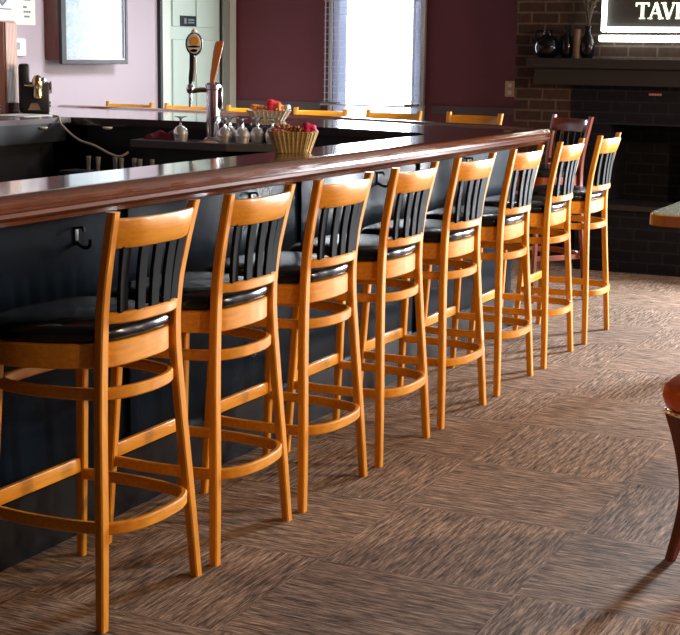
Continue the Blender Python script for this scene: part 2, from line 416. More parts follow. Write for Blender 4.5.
# ------------------------------------------------------------------ tavern sign
sg = thing('tavern_sign', 'backlit board reading TAVERN inside a glowing white border', 'sign', (10.29, 0, 0))
SY1, SZ0, SY0, SZ1 = 2.915, 1.678, 1.88, 2.15
bx('board', M['signboard'], sg, -.05, -.02, SY0, SY1, SZ0, SZ1)
bm = nb(); bw = .036
box(bm, -.085, -.05, SY1-bw, SY1, SZ0, SZ1, bev=.012); box(bm, -.085, -.05, SY0, SY0+bw, SZ0, SZ1, bev=.012)
box(bm, -.085, -.05, SY0+bw, SY1-bw, SZ0, SZ0+bw, bev=.012); box(bm, -.085, -.05, SY0+bw, SY1-bw, SZ1-bw, SZ1, bev=.012)
finish(bm, 'border_tube', M['neon'], sg)
bm = nb(); box(bm, -.09, -.045, SY0+.02, SY1+.015, SZ0-.068, SZ0-.022, bev=.015); finish(bm, 'lower_tube', M['neon'], sg)  # added glowing bar, stands for sign light washing the bricks
bx('tube_bracket', M['steel'], sg, -.045, 0, SY0+.4, SY0+.43, SZ0-.06, SZ0-.02); bx('tube_bracket', M['steel'], sg, -.045, 0, SY1-.4, SY1-.37, SZ0-.06, SZ0-.02)
bx('wall_mount', M['black'], sg, -.02, .008, SY0+.2, SY1-.2, SZ0+.1, SZ1-.1)
# lettering: strokes in (u, v) units of cap height; u grows to the viewer's right (-Y)
def stroke(p, q, w0, w1=None):
    w1 = w1 or w0; (x0, y0), (x1, y1) = p, q; L = math.hypot(x1-x0, y1-y0); n = ((y1-y0)/L, -(x1-x0)/L)
    return [(x0-n[0]*w0/2, y0-n[1]*w0/2), (x1-n[0]*w1/2, y1-n[1]*w1/2), (x1+n[0]*w1/2, y1+n[1]*w1/2), (x0+n[0]*w0/2, y0+n[1]*w0/2)]
sf = lambda x, y, w: stroke((x-w/2, y), (x+w/2, y), .07)
GL = {
 'T': ([stroke((.42, 0), (.42, 1), .19), stroke((0, .95), (.84, .95), .11), stroke((.03, 1), (.03, .76), .07), stroke((.81, 1), (.81, .76), .07), sf(.42, .035, .36)], .80),
 'A': ([stroke((.12, 0), (.45, 1), .09), stroke((.45, 1), (.80, 0), .19), stroke((.22, .34), (.66, .34), .08), sf(.12, .035, .26), sf(.80, .035, .32)], .84),
 'V': ([stroke((.10, 1), (.43, 0), .19), stroke((.43, 0), (.76, 1), .09), sf(.10, .965, .32), sf(.76, .965, .26)], .84),
 'E': ([stroke((.16, 0), (.16, 1), .18), stroke((.03, .95), (.60, .95), .09), stroke((.2, .5), (.5, .5), .09), stroke((.03, .05), (.64, .05), .09), stroke((.59, 1), (.59, .78), .06), stroke((.63, 0), (.63, .24), .06), stroke((.5, .40), (.5, .60), .06)], .76),
 'R': ([stroke((.16, 0), (.16, 1), .18), stroke((.03, .95), (.45, .95), .09), stroke((.45, .95), (.62, .82), .12), stroke((.62, .82), (.62, .66), .16), stroke((.62, .66), (.45, .50), .12), stroke((.45, .50), (.2, .50), .09), stroke((.38, .5), (.74, 0), .17), sf(.16, .035, .30), sf(.76, .035, .2)], .86),
 'N': ([stroke((.14, 0), (.14, 1), .09), stroke((.14, 1), (.74, 0), .19), stroke((.74, 0), (.74, 1), .09), sf(.14, .035, .26), sf(.74, .965, .26), sf(.08, .965, .2)], .9)}
u = 0; CH = .113; yT = 2.673
for ch in 'TAVERN':
    polys, adv = GL[ch]; bm = nb()
    for i, P in enumerate(polys):
        xf = -.062-.0012*i
        a = [bm.verts.new((xf, yT-(u+p[0])*CH, 1.771+p[1]*CH)) for p in P]; b = [bm.verts.new((-.045, yT-(u+p[0])*CH, 1.771+p[1]*CH)) for p in P]
        bm.faces.new(a); bm.faces.new(b[::-1])
        for j in range(4): bm.faces.new((a[j], a[(j+1) % 4], b[(j+1) % 4], b[j]))
    finish(bm, 'letter', M['letter'], sg); u += adv

# ------------------------------------------------------------------ bar
ZB = 1.10
outer = [(-3.2, 2.42), (7.60, 2.42), (7.74, 2.66), (7.83, 3.0), (7.98, 3.5), (8.16, 4.1), (8.30, 4.8), (8.42, 5.5), (8.50, 6.35)]
inner = [(-3.2, 2.80), (6.72, 2.80), (6.88, 2.90), (7.0, 3.3), (7.12, 4.0), (7.15, 4.8), (7.10, 5.25)]
leftc = [(6.3, 5.25), (4.6, 5.25), (4.6, 6.38)]
bar = thing('bar_counter', 'long dark bar with mahogany molded edge wrapping round behind the stools', 'bar counter')
def offset(path, d):      # to the left of travel (+) = inward
    out = []
    for i, p in enumerate(path):
        a = Vector(path[max(i-1, 0)]); b = Vector(path[min(i+1, len(path)-1)]); p = Vector(p)
        t = (b-a).normalized(); n = Vector((-t.y, t.x)); out.append((p+n*d)[:])
    return out
bm = nb(); o1 = offset(outer, .045)
prism(bm, o1[:-1]+[(8.455, 6.37), (7.0, 6.37), (7.10, 5.25)]+inner[::-1][1:], ZB-.045, ZB); finish(bm, 'bar_top', M['bartop'], bar)
# molded outer rail
smooth_outer = [outer[0], (0, 2.42), (4, 2.42), (7.2, 2.42)]+catmull([(7.45, 2.42), (7.62, 2.44), (7.74, 2.66), (7.83, 3.0), (7.98, 3.5), (8.16, 4.1), (8.30, 4.8), (8.42, 5.5), (8.50, 6.35)], 4)
# profile: (side, up): side + = right of travel = outward
prof = [(-.095, .000), (-.078, .008), (-.045, .013), (-.018, .010), (-.002, .004), (.006, -.008), (.003, -.018), (-.012, -.022), (-.014, -.028), (.000, -.034), (.004, -.044), (-.004, -.054), (-.03, -.060), (-.035, -.072), (-.05, -.078), (-.095, -.078)]
prof = [(s, v) for s, v in prof]
bm = nb(); sweep(bm, [(x, y, ZB) for x, y in smooth_outer], prof); finish(bm, 'edge_molding', M['molding'], bar, smooth=True)
# front panel
fo = offset(outer, .20); fi = offset(outer, .24)
bm = nb(); prism(bm, fo+fi[::-1], .0, ZB-.046); finish(bm, 'front_panel', M['panel'], bar)
bm = nb(); b0 = offset(outer, .183); prism(bm, b0+fo[::-1], .0, .195); finish(bm, 'baseboard', M['kick'], bar)
for k in range(8): bx('panel_batten', M['panel'], bar, -2.2+1.2*k, -2.13+1.2*k, 2.606, 2.62, .195, ZB-.08, bev=.003)
# inner side
ib = [(-3.2, 2.84), (6.70, 2.84), (6.93, 2.94), (7.05, 3.3), (7.17, 4.0), (7.20, 4.8), (7.16, 5.2)]
bm = nb(); prism(bm, ib+offset(ib, -.04)[::-1], 0, ZB-.046); finish(bm, 'inner_panel', M['black'], bar)
for x, z in ((3.54, .93), (4.62, .95), (5.75, .95), (6.85, .95)):
    h = nb()
    sweep(h, catmull([(x, 2.62, z+.03), (x+.0, 2.595, z+.034), (x, 2.588, z+.022)], 4), circ(.0045, 8), up=Vector((1, 0, 0)))
    sweep(h, catmull([(x, 2.62, z-.01), (x, 2.592, z-.026), (x, 2.568, z-.022), (x, 2.564, z+.0)], 5), circ(.006, 8), up=Vector((1, 0, 0)))
    box(h, x-.009, x+.009, 2.614, 2.62, z-.022, z+.032, bev=.002)
    finish(h, 'coat_hook', M['black'], bar, smooth=True)
for x, y in ((6.84, 5.23), (7.085, 4.86)): pass
# left/back counter
bc = thing('back_counter', 'grey-topped back counter along the lilac wall left of the bar', 'counter')
bm = nb(); prism(bm, [(4.6, 5.26), (7.085, 5.26), (6.99, 6.38), (4.6, 6.38)], ZB-.03, ZB); finish(bm, 'worktop', M['counter'], bc)
bx('edge_fascia', M['black'], bc, 4.6, 7.05, 5.275, 5.30, ZB-.14, ZB-.03)
bx('cabinet_body', M['black'], bc, 4.6, 7.0, 5.33, 6.37, 0, ZB-.03)
# under-edge pucks
for px, py, lab in ((6.86, 5.27, 'small white puck light under the back counter edge, left one'), (7.10, 4.98, 'small white puck light under the far bar edge, right one')):
    bm = nb(); lathe(bm, [(.02, 0), (.03, .008), (.03, .014)], 16)
    tag(finish(bm, 'puck_light', M['cream'], None, (px-.035, py, ZB-.062 if py < 5.2 else ZB-.062), smooth=True), lab, 'light')
# service island
ZI = 1.0
ic = thing('service_counter', 'low grey service counter with the beer tap behind the bar', 'counter')
bm = nb(); prism(bm, [(6.83, 4.03), (7.06, 3.62), (7.10, 3.80), (7.13, 4.3), (7.14, 4.72), (6.83, 4.66)], ZI-.04, ZI); finish(bm, 'worktop', M['laminate'], ic)
bx('cabinet_body', M['black'], ic, 6.87, 7.10, 4.08, 4.60, 0, ZI-.04)

# ------------------------------------------------------------------ stools
G1 = 'maple bar stools lined up along the near bar'
def outline(P, k=5):
    half = catmull([(x, y) for x, y in P], k)
    return half+[(-x, y) for x, y in half[1:-1]][::-1]
def ringmesh(bm, path, z0, z1, t):
    sweep(bm, [(x, y, (z0+z1)/2) for x, y in path], rprof(t, z1-z0, .004), closed=True)
def make_stool(label):
    r = thing('bar_stool', label, 'bar stool', (0, 0, 0), 0, G1)
    w = M['maple']
    for s in (-1, 1):    # rear leg and back post in one sabre-shaped piece
        P = catmull([(.233, -.200, 0), (.212, -.190, .25), (.190, -.176, .52), (.174, -.170, .72), (.174, -.178, .86), (.181, -.200, .98), (.190, -.226, 1.097)], 4)
        bm = nb(); loft(bm, [(s*x, y, z, .0145+.0025*math.sin(PI*min(1, z)), .013) for x, y, z in P], .004)
        finish(bm, 'leg', w, r, smooth=True)
    for s in (-1, 1):
        bm = nb(); loft(bm, [(s*.216, .192, 0, .012, .012), (s*.205, .175, .3, .0135, .0135), (s*.188, .155, .70, .015, .015)], .004)
        finish(bm, 'leg', w, r, smooth=True)
    seat = [(0, -.185), (.10, -.178), (.158, -.155), (.210, -.08), (.246, .02), (.250, .10), (.215, .175), (.12, .21), (0, .22)]
    path = outline(seat)
    bm = nb(); ringmesh(bm, [(x*.965, y*.965) for x, y in path], .684, .750, .024)
    finish(bm, 'seat_frame', M['maple_h'], r, smooth=True)
    bm = nb()      # cushion
    secs = [(.93, .748), (1.0, .754), (1.03, .765), (1.03, .777), (.99, .788), (.9, .795), (.65, .800), (.3, .802)]
    skin(bm, [[(x*k, y*k, z) for x, y in path] for k, z in secs]); c = finish(bm, 'seat', M['vinyl'], r, smooth=True); c['label'] = 'black vinyl seat cushion'
    ring = outline([(0, -.215), (.08, -.207), (.148, -.178), (.185, -.12), (.205, -.02), (.207, .08), (.185, .15), (.12, .18), (0, .185)])
    bm = nb(); ringmesh(bm, [(x*.97, y*.97) for x, y in ring], .600, .632, .018); finish(bm, 'stretcher_ring', M['maple_h'], r, smooth=True)
    hp = catmull([(.205, .165), (.215, .06), (.212, -.04), (.200, -.13), (.172, -.200), (.10, -.236), (0, -.246)], 5)
    hp = hp+[(-x, y) for x, y in hp[::-1][1:]]
    bm = nb(); sweep(bm, [(x*.985, y*.985, .262) for x, y in hp], rprof(.018, .033, .004)); finish(bm, 'footrest_hoop', M['maple_h'], r, smooth=True)
    bm = nb(); box(bm, -.195, .195, .170, .188, .268, .312, bev=.004); finish(bm, 'front_stretcher', M['maple_h'], r, smooth=True)
    # crest
    n = 18; bm = nb(); secs = []
    BW = lambda u_: 1-abs(u_)**3
    for i in range(n+1):
        u_ = -1+2*i/n; x = u_*.182; bow = .040*BW(u_)
        prof_ = ((1.000, -.196, .006), (1.004, -.198, .010), (1.04, -.210, .011), (1.072, -.218, .011), (1.079, -.220, .006))
        secs.append([(x, yb-bow-t, z) for z, yb, t in prof_]+[(x, yb-bow+t, z) for z, yb, t in prof_[::-1]])
    skin(bm, secs); finish(bm, 'top_rail', M['maple_h'], r, smooth=True)
    bm = nb(); pts = [(u_*.170, -.168-.048*BW(u_), .818) for u_ in [-1+2*i/n for i in range(n+1)]]
    sweep(bm, pts, rprof(.020, .030, .004)); finish(bm, 'back_rail', M['maple_h'], r, smooth=True)
    for k in range(5):
        u_ = (-2+k)/2*.70
        x0, y0 = u_*.170, -.168-.048*BW(u_); x1, y1 = u_*.187, -.197-.040*BW(u_)
        bm = nb(); secs = []
        for j in range(6):
            t = j/5; x = x0+(x1-x0)*t; y = y0+(y1-y0)*t+.004*math.sin(PI*t); z = .830+.182*t
            secs.append((x, y, z, .0195+.001*t, .0055))
        loft(bm, secs, .003); sl = finish(bm, 'slat', M['slat'], r, smooth=True); sl['label'] = 'black back slat'
    return r
LAB = ['maple bar stool nearest the camera, seat cut by the left photo edge',
       'second maple bar stool from the camera in the long row',
       'third maple bar stool from the camera in the long row',
       'fourth maple bar stool from the camera in the long row',
       'fifth maple bar stool from the camera, middle of the long row',
       'third from last maple bar stool in the long row',
       'second to last maple bar stool, beside the bar corner',
       'last maple bar stool of the long row, against the dark fireplace']
X8 = [3.138, 3.700, 4.275, 4.872, 5.500, 6.150, 6.805, 7.490]
RZ = [0, .015, -.01, .01, -.02, .0, .015, .02]
stool = make_stool(LAB[0])
for i, x in enumerate(X8):
    if i == 0: stool.location = (x, 2.29, 0)
    else: dup(stool, (x, 2.29, 0), RZ[i], LAB[i])
G2 = 'maple bar stools on the far side of the bar'
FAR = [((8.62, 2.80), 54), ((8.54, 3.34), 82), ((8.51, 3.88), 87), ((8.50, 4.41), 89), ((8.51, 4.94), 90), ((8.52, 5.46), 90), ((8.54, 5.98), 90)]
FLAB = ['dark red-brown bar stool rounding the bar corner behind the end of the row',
        'far-side bar stool with orange rail between the bright window and brick chimney',
        'far-side bar stool whose orange rail crosses the bottom of the bright window',
        'far-side bar stool just left of the bright window blinds',
        'far-side bar stool right of the beer tap, behind the pale basket',
        'far-side bar stool in front of the pale door, left of the beer tap',
        'far-side bar stool against the lilac wall below the wall cabinet, leftmost']
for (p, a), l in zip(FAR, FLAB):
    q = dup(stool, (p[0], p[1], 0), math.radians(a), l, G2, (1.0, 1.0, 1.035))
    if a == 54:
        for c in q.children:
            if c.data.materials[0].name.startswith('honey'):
                c.data = c.data.copy(); c.data.materials[0] = M['redwood']  # backlit darkness of this stool put into a darker wood colour

# ------------------------------------------------------------------ things on the bar and counters
def basket(loc, rz, label, wm, nap, hand, w=.19, d=.13, h=.088):
    t = thing('snack_basket', label, 'basket', loc, rz, 'snack baskets on the bar')
    def oct_(k, z, jag=0):
        a, b = w/2*k, d/2*k; c = .028*k
        return [(-a+c, -b, z), (a-c, -b, z), (a, -b+c, z), (a, b-c, z), (a-c, b, z), (-a+c, b, z), (-a, b-c, z), (-a, -b+c, z)]
    bm = nb(); skin(bm, [oct_(.70, 0), oct_(.74, .006), oct_(.88, h*.55), oct_(1.0, h*.92), oct_(1.06, h), oct_(1.02, h*1.0), oct_(.95, h*.9), oct_(.84, h*.5), oct_(.7, .01)])
    finish(bm, 'basket_shell', wm, t)
    bm = nb(); R = random.Random(5)
    for i in range(8):      # pleats standing on the outside
        pass
    ribs = nb(); P = [oct_(.71, .002), oct_(1.035, h*.97)]
    def per(r, n):
        pts = [Vector(p) for p in r]; L = [(pts[(i+1) % 8]-pts[i]).length for i in range(8)]; T = sum(L); out = []
        for k in range(n):
            q = (k+.5)/n*T; i = 0
            while q > L[i]: q -= L[i]; i += 1
            out.append(pts[i].lerp(pts[(i+1) % 8], q/L[i]))
        return out
    A, B = per(P[0], 30), per(P[1], 30)
    for a, b in zip(A, B): sweep(ribs, [a, b], circ(.0035, 5), up=Vector((.3, .9, .1)))
    finish(ribs, 'rib', wm, t)
    bm = nb(); n = 22; rg = []                      # crumpled liner
    for k, z0, am in ((.80, h*.8, 0), (.98, h*1.0, .006), (1.08, h*1.06, .012), (1.10, h*1.0, .010)):
        rg.append([(w/2*k*math.cos(2*PI*i/n)*1.02, d/2*k*math.sin(2*PI*i/n)*1.05, z0+R.uniform(-am, am)) for i in range(n)])
    for k, (a, cx, s) in enumerate(nap):
        bm2 = nb(); r0 = bmesh.ops.create_icosphere(bm2, subdivisions=3, radius=1); R2 = random.Random(k+11)
        ph = [R2.uniform(0, 6) for _ in range(6)]
        for v in bm2.verts:
            c = v.co.copy(); f = 1+.16*math.sin(5*c.x+ph[0])+.14*math.sin(6*c.z+ph[1])+.12*math.sin(7*c.y+ph[2])
            v.co = Vector((c.x*s[0]*f, c.y*s[1]*f, c.z*s[2]*f))
        o = finish(bm2, 'napkin', a, t, smooth=False); o.location = cx
    bm = nb()
    for k in range(46):
        x = R.uniform(hand[0], hand[1]); y = R.uniform(-d*.36, d*.36); z = h*.95+R.uniform(.0, .026)
        r0 = bmesh.ops.create_icosphere(bm, subdivisions=1, radius=1); rx = R.uniform(.008, .016); ry = R.uniform(.004, .009)
        mt = Matrix.Translation((x, y, z)) @ Matrix.Rotation(R.uniform(0, 6), 4, 'Z') @ Matrix.Rotation(R.uniform(-.6, .6), 4, 'Y') @ Matrix.Diagonal((rx, ry, ry, 1))
        bmesh.ops.transform(bm, matrix=mt, verts=r0['verts'])
    o = finish(bm, 'snack_filling', M['snack'], t); o['kind'] = 'stuff'
    bm = nb(); skin(bm, [[(w/2*k*a_, -d/2*.8+d*.8*b_/1, z) for a_, b_ in ()] for k, z in ()]) if False else None
    bm.free()
    bm = nb(); box(bm, w*.40, w*.52, -.035, .04, h*.99, h*1.03, bev=.002)
    o = finish(bm, 'liner_flap', M['liner'], t); o.location = (0, 0, 0)
    return t
AZ = math.radians(-64+0)
basket((5.105, 2.70, ZB), AZ, 'yellow pleated basket of brown snacks and magenta napkin on near bar', M['wicker'],
       [(M['napkin'], (.060, 0, .093), (.032, .032, .026)), (M['napkin'], (-.074, -.01, .086), (.016, .025, .014))], (-.085, .04))
basket((7.50, 4.13, ZB), AZ, 'pale basket with bright red and orange napkins on far bar', M['wickerpale'],
       [(M['napkinr'], (.02, 0, .085), (.050, .045, .036)), (M['orange'], (-.075, 0, .078), (.045, .04, .018)), (M['orange'], (.06, -.02, .078), (.032, .03, .024)), (M['liner'], (.105, 0, .082), (.028, .03, .015))], (-.1, .06), w=.25, d=.17, h=.063)

# beer tap
TX, TY = 7.06, 4.25
bt = thing('beer_tap', 'chrome beer tower with a round badge handle and wooden paddle handle', 'beer tap', (TX, TY, ZI), math.radians(-64))
bm = nb(); lathe(bm, [(.058, 0), (.058, .008), (.044, .016), (.040, .02), (.040, .285), (.046, .29), (.046, .315), (.034, .325), (.012, .33)], 32)
finish(bm, 'tower', M['chrome'], bt, smooth=True)
bm = nb(); sweep(bm, [(-.035, -.01, .285), (-.075, -.01, .285), (-.115, -.01, .278)], circ(.014, 12)); finish(bm, 'shank', M['brass'], bt, smooth=True)
bm = nb(); lathe(bm, [(.010, -.045), (.010, -.01), (.020, .0), (.024, .02), (.020, .035), (.010, .045)], 16, cx=-.128, cy=-.01, z=.272)
sweep(bm, [(-.128, -.01, .24), (-.128, -.04, .215), (-.128, -.045, .19)], circ(.008, 10), up=Vector((1, 0, 0))); finish(bm, 'faucet', M['chrome'], bt, smooth=True)
h = nb(); loft(h, [(-.128, -.01, .315, .008, .008), (-.125, -.01, .35, .012, .010), (-.118, -.01, .40, .014, .012), (-.119, -.01, .44, .012, .010), (-.116, -.01, .49, .015, .012), (-.115, -.01, .515, .010, .010)], .004)
tapr = finish(h, 'badge_handle', M['glide'], bt, smooth=True)
bm = nb(); loft(bm, [(-.108, -.014, .33, .007, .008), (-.101, -.014, .38, .009, .008), (-.098, -.014, .47, .006, .007)], .003); finish(bm, 'handle_highlight_strip', M['cream'], tapr, smooth=True)
def disc(bm, cx, cz, rx, rz_, y0, y1, n=28):
    skin(bm, [[(cx+rx*k*math.cos(2*PI*i/n), y, cz+rz_*k*math.sin(2*PI*i/n)) for i in range(n)] for k, y in ((.93, y1), (1, (y0+y1)/2), (.93, y0))])
bm = nb(); disc(bm, -.115, .575, .050, .066, -.022, .012); bd = finish(bm, 'round_badge', M['glide'], bt, smooth=True); bd.location = (.010, 0, -.035)
bm = nb(); disc(bm, -.115, .577, .040, .056, -.026, -.018); finish(bm, 'badge_field', M['cream'], bd, smooth=True)
bm = nb(); disc(bm, -.110, .592, .027, .026, -.030, -.024); finish(bm, 'badge_orange_spot', M['badge_o'], bd, smooth=True)
bm = nb(); disc(bm, -.115, .560, .036, .006, -.029, -.024); disc(bm, -.115, .538, .020, .009, -.029, -.024); finish(bm, 'badge_dark_band', M['jug'], bd)
bm = nb(); lathe(bm, [(.02, .0), (.014, .012), (.006, .02)], 12, cx=-.115, cy=0, z=.638); finish(bm, 'badge_finial', M['cream'], bd, smooth=True)
bm = nb(); loft(bm, [(-.006, -.0, .325, .012, .010), (.002, 0, .37, .017, .009), (.026, 0, .50, .023, .009), (.037, 0, .545, .024, .009), (.041, 0, .557, .020, .007)], .003)
finish(bm, 'paddle_handle', M['paddle'], bt, smooth=True)
bm = nb(); box(bm, .03, .055, -.035, .02, .18, .30, bev=.008); finish(bm, 'side_valve', M['chrome'], bt, smooth=True)

# stemmed glasses stored in a row behind the tap
G3 = 'upturned goblets beside the beer tap'
def goblet(label):
    t = thing('goblet', label, 'glass', (0, 0, 0), 0, G3)
    bm = nb(); lathe(bm, [(.036, 0), (.043, .03), (.042, .055), (.026, .078), (.008, .088), (.034*0+.010, .086)], 20, capb=False, capt=True)
    finish(bm, 'bowl', M['smoked'], t, smooth=True)
    bm = nb(); lathe(bm, [(.008, .088), (.006, .10), (.006, .118), (.012, .128), (.034, .136), (.036, .139), (.0, .140)], 20)
    finish(bm, 'stem_and_foot', M['chrome'], t, smooth=True); return t
GP = [((6.93, 4.385), 'upturned goblet left of the beer tap, beside the red cloth'), ((7.08, 4.15), 'upturned goblet just right of the beer tower, back row'),
      ((7.075, 4.065), 'second upturned goblet right of the beer tower, back row'), ((7.07, 3.965), 'third upturned goblet right of the beer tower, back row'),
      ((7.06, 3.865), 'rightmost upturned goblet, partly behind the pale basket'), ((6.96, 4.115), 'upturned goblet in front, closest to the right of the beer tower'), ((6.975, 4.01), 'upturned goblet in front of the others at the counter corner')]
g0 = goblet(GP[0][1]); g0.location = (*GP[0][0], ZI)
for p, l in GP[1:]: dup(g0, (*p, ZI), 0, l)
# red bar cloth
bm = nb(); n = 26; R = random.Random(2); V = []
for i in range(n+1):
    row = []
    for j in range(11):
        u_, v_ = i/n, j/10; e = min(1, 6*min(u_, 1-u_, v_, 1-v_))
        row.append(bm.verts.new((.26*(u_-.5), .13*(v_-.5)+.01*math.sin(6*u_), .004+e*(.024+.008*math.sin(17*u_+3*v_)+.007*math.sin(11*v_+9*u_)))))
    V.append(row)
for i in range(n):
    for j in range(10): bm.faces.new((V[i][j], V[i+1][j], V[i+1][j+1], V[i][j+1]))
r = bmesh.ops.extrude_face_region(bm, geom=bm.faces[:])
for v in [e for e in r['geom'] if isinstance(e, bmesh.types.BMVert)]: v.co.z = .001
o = finish(bm, 'bar_cloth', M['cloth'], None, (7.0, 4.535, ZI), smooth=True); o.rotation_euler = (0, 0, math.radians(-70)); o.scale = (.88, 1, 1.25)
tag(o, 'crumpled dark red bar cloth left of the beer tap', 'cloth')
bm = nb(); lathe(bm, [(.045, 0), (.047, .003), (.045, .006), (.02, .006)], 24)
tag(finish(bm, 'coaster', M['ivory'], None, (6.90, 4.19, ZI), smooth=True), 'round tan coaster on the service counter near the tap', 'coaster')

# tumblers on the lower speed shelf
sh = bx('speed_shelf', M['black'], None, 6.66, 6.82, 4.42, 5.04, .80, .82, bev=.003)
tag(sh, 'black shelf low inside the bar carrying small glasses', 'shelf')
for i in range(4): bx('bracket', M['black'], sh, 6.70+.0, 6.72, 4.46+i*.17, 4.48+i*.17, .0, .80)
G4 = 'small glasses on the dark inner shelf'
def tumbler(label):
    t = thing('shot_glass', label, 'glass', (0, 0, 0), 0, G4)
    bm = nb(); lathe(bm, [(.018, 0), (.024, .085), (.021, .085), (.015, .012), (.0, .010)], 14, capt=False)
    finish(bm, 'glass_body', M['smoked'], t, smooth=True)
    bm = nb(); lathe(bm, [(.0, .011), (.0155, .0125), (.018, .03), (.0, .031)], 12, capb=False, capt=False); finish(bm, 'amber_drink', M['brass'], t, smooth=True); return t
PL = ['leftmost small glass on the dark inner shelf', 'second small glass from the left on the inner shelf', 'third small glass from the left on the inner shelf',
      'fourth small glass from the left on the inner shelf', 'fifth small glass from the left on the inner shelf', 'sixth small glass from the left on the inner shelf', 'rightmost small glass on the dark inner shelf']
t0 = tumbler(PL[0]); YS = [4.90, 4.82, 4.72, 4.66, 4.60, 4.54, 4.47]
t0.location = (6.76, YS[0], .82); t0.scale = (.6, .6, .95)
for y, l in zip(YS[1:], PL[1:]): dup(t0, (6.76+.02*math.sin(y*40), y, .82), 0, l, None, (.6, .6, .95))

# cord
bm = nb(); pts = catmull([(7.02, 5.34, 1.106), (6.98, 5.27, 1.104), (6.93, 5.21, 1.06), (6.88, 5.06, .985), (6.85, 4.92, .955), (6.83, 4.80, .915), (6.80, 4.71, .905), (6.81, 4.66, .93)], 6)
sweep(bm, pts, circ(.0065, 8), up=Vector((1, 0, 0)))
tag(finish(bm, 'power_cord', M['cord'], None, smooth=True), 'beige power cord sagging from the back counter to the service counter', 'cord')

# back counter: machine, jar, hutch, glare sheet
mc = thing('drinks_machine', 'small black countertop machine with brass spout and chrome trim', 'appliance', (7.435, 5.79, ZB), math.radians(-52))
bm = nb(); box(bm, -.095, .085, -.06, .07, 0, .195, bev=.012); finish(bm, 'body', M['glide'], mc, smooth=True)
bm = nb(); box(bm, -.105, -.035, -.02, .10, .0, .31, bev=.02); finish(bm, 'rear_tower', M['glide'], mc, smooth=True)
bm = nb(); lathe(bm, [(.008, .085), (.026, .095), (.030, .12), (.026, .15), (.030, .165), (.036, .19), (.03, .215), (.018, .235), (.005, .24)], 20, cx=.012, cy=-.07)
sweep(bm, [(-.07, -.07, .178), (.0, -.07, .172)], circ(.009, 8)); finish(bm, 'spout', M['brass'], mc, smooth=True)
bm = nb(); bmesh.ops.create_uvsphere(bm, u_segments=16, v_segments=10, radius=.022, matrix=Matrix.Translation((.045, -.075, .205))); finish(bm, 'knob', M['chrome'], mc, smooth=True)
bm = nb(); box(bm, .084, .102, -.055, .03, .125, .20, bev=.006); box(bm, .084, .094, -.055, .03, .04, .075, bev=.004); finish(bm, 'chrome_trim', M['chrome'], mc, smooth=True)
bm = nb(); prism(bm, [(-.05, .02), (.03, .02), (.01, .065), (-.03, .065)], 0, .004); o = finish(bm, 'drip_plate', M['brass'], mc); o.rotation_euler = (PI/2, 0, 0); o.location = (0, -.061, -.0)
tag(bx('paper_mat', M['cream'], None, 6.90, 7.22, 5.46, 5.74, ZB, ZB+.004, bev=.002), 'cream mat lying on the back counter below the machine', 'mat')  # pale sheet painted in for light glare on the counter
jr = thing('glass_jar', 'clear glass jar at the left edge of the photo beside the hutch', 'jar', (6.86, 5.66, ZB))
bm = nb(); lathe(bm, [(.035, 0), (.042, .01), (.042, .06), (.034, .075), (.034, .085), (.031, .085), (.031, .075), (.039, .058), (.039, .012), (.0, .008)], 22, capt=False); finish(bm, 'jar_body', M['glass'], jr, smooth=True)
bm = nb(); lathe(bm, [(.0, .01), (.037, .014), (.037, .045), (.0, .047)], 18, capb=False, capt=False); finish(bm, 'contents', M['steel'], jr, smooth=True)
ht = thing('wooden_hutch', 'narrow reeded brown wooden hutch on the back counter below the notices', 'cabinet', (0, 0, ZB))
bx('side_panel', M['reeded'], ht, 7.36, 7.47, 5.955, 5.97, .06, .565, bev=.003)
bx('body', M['paddle'], ht, 7.355, 7.475, 5.97, 6.37, .0, .57, bev=.003)
bx('base_plinth', M['rust'], ht, 7.35, 7.48, 5.94, 5.97, 0, .06, bev=.004)

# left wall: display cabinet, notices, thermostat
cb = thing('wall_display_cabinet', 'deep rust-brown wall cabinet with black framed pale blue front', 'display cabinet', (8.33, YL, 1.40))
bx('case', M['rust'], cb, 0, .815, -.125, -.001, .03, .80)
bm = nb(); f = .03
box(bm, 0, .055, -.152, -.125, 0, .83, bev=.003); box(bm, .815-f, .815, -.152, -.125, 0, .83, bev=.003); box(bm, .055, .815-f, -.152, -.125, 0, f, bev=.003); box(bm, .055, .815-f, -.152, -.125, .80, .83, bev=.003)
finish(bm, 'front_frame', M['framebk'], cb)
bm = nb(); box(bm, .055, .815-f, -.146, -.138, f, f+.012); box(bm, .815-f-.012, .815-f, -.146, -.138, f+.012, .80); finish(bm, 'inner_bead', M['bead'], cb)
bx('picture_board', M['backing'], cb, .055, .815-f, -.134, -.126, f, .80)
nt = thing('wall_notice', 'white notice sheet with a small blue-grey photo and text lines', 'notice', (8.05, YL-.004, 1.665))
bx('sheet', M['paper'], nt, -.06, .178, -.002, .003, 0, .30)
bx('photo', M['photo'], nt, .05, .125, -.004, -.002, .165, .27)
for k, (a, b) in enumerate(((.045, .085), (.05, .13), (.055, .115))):
    for q in range(3): bx('text_mark', M['ink'], nt, a+(b-a)*q/3, a+(b-a)*(q+.75)/3, -.004, -.002, .115-k*.032, .127-k*.032)
nt2 = thing('emblem_notice', 'white sheet with a grey shield emblem, partly behind the hutch', 'notice', (7.87, YL-.004, 1.69))
bx('sheet', M['paper'], nt2, -.12, .115, -.004, .003, 0, .3)
bm = nb(); P = [(-.045, .075), (0, .04), (.045, .075), (.055, .14), (.0, .155), (-.055, .14)]
a = [bm.verts.new((x, -.008, z+.09-.075+.04)) for x, z in P]; b = [bm.verts.new((x, -.004, z+.055)) for x, z in P]
bm.faces.new(a); bm.faces.new(b[::-1])
for i in range(6): bm.faces.new((a[i], a[(i+1) % 6], b[(i+1) % 6], b[i]))
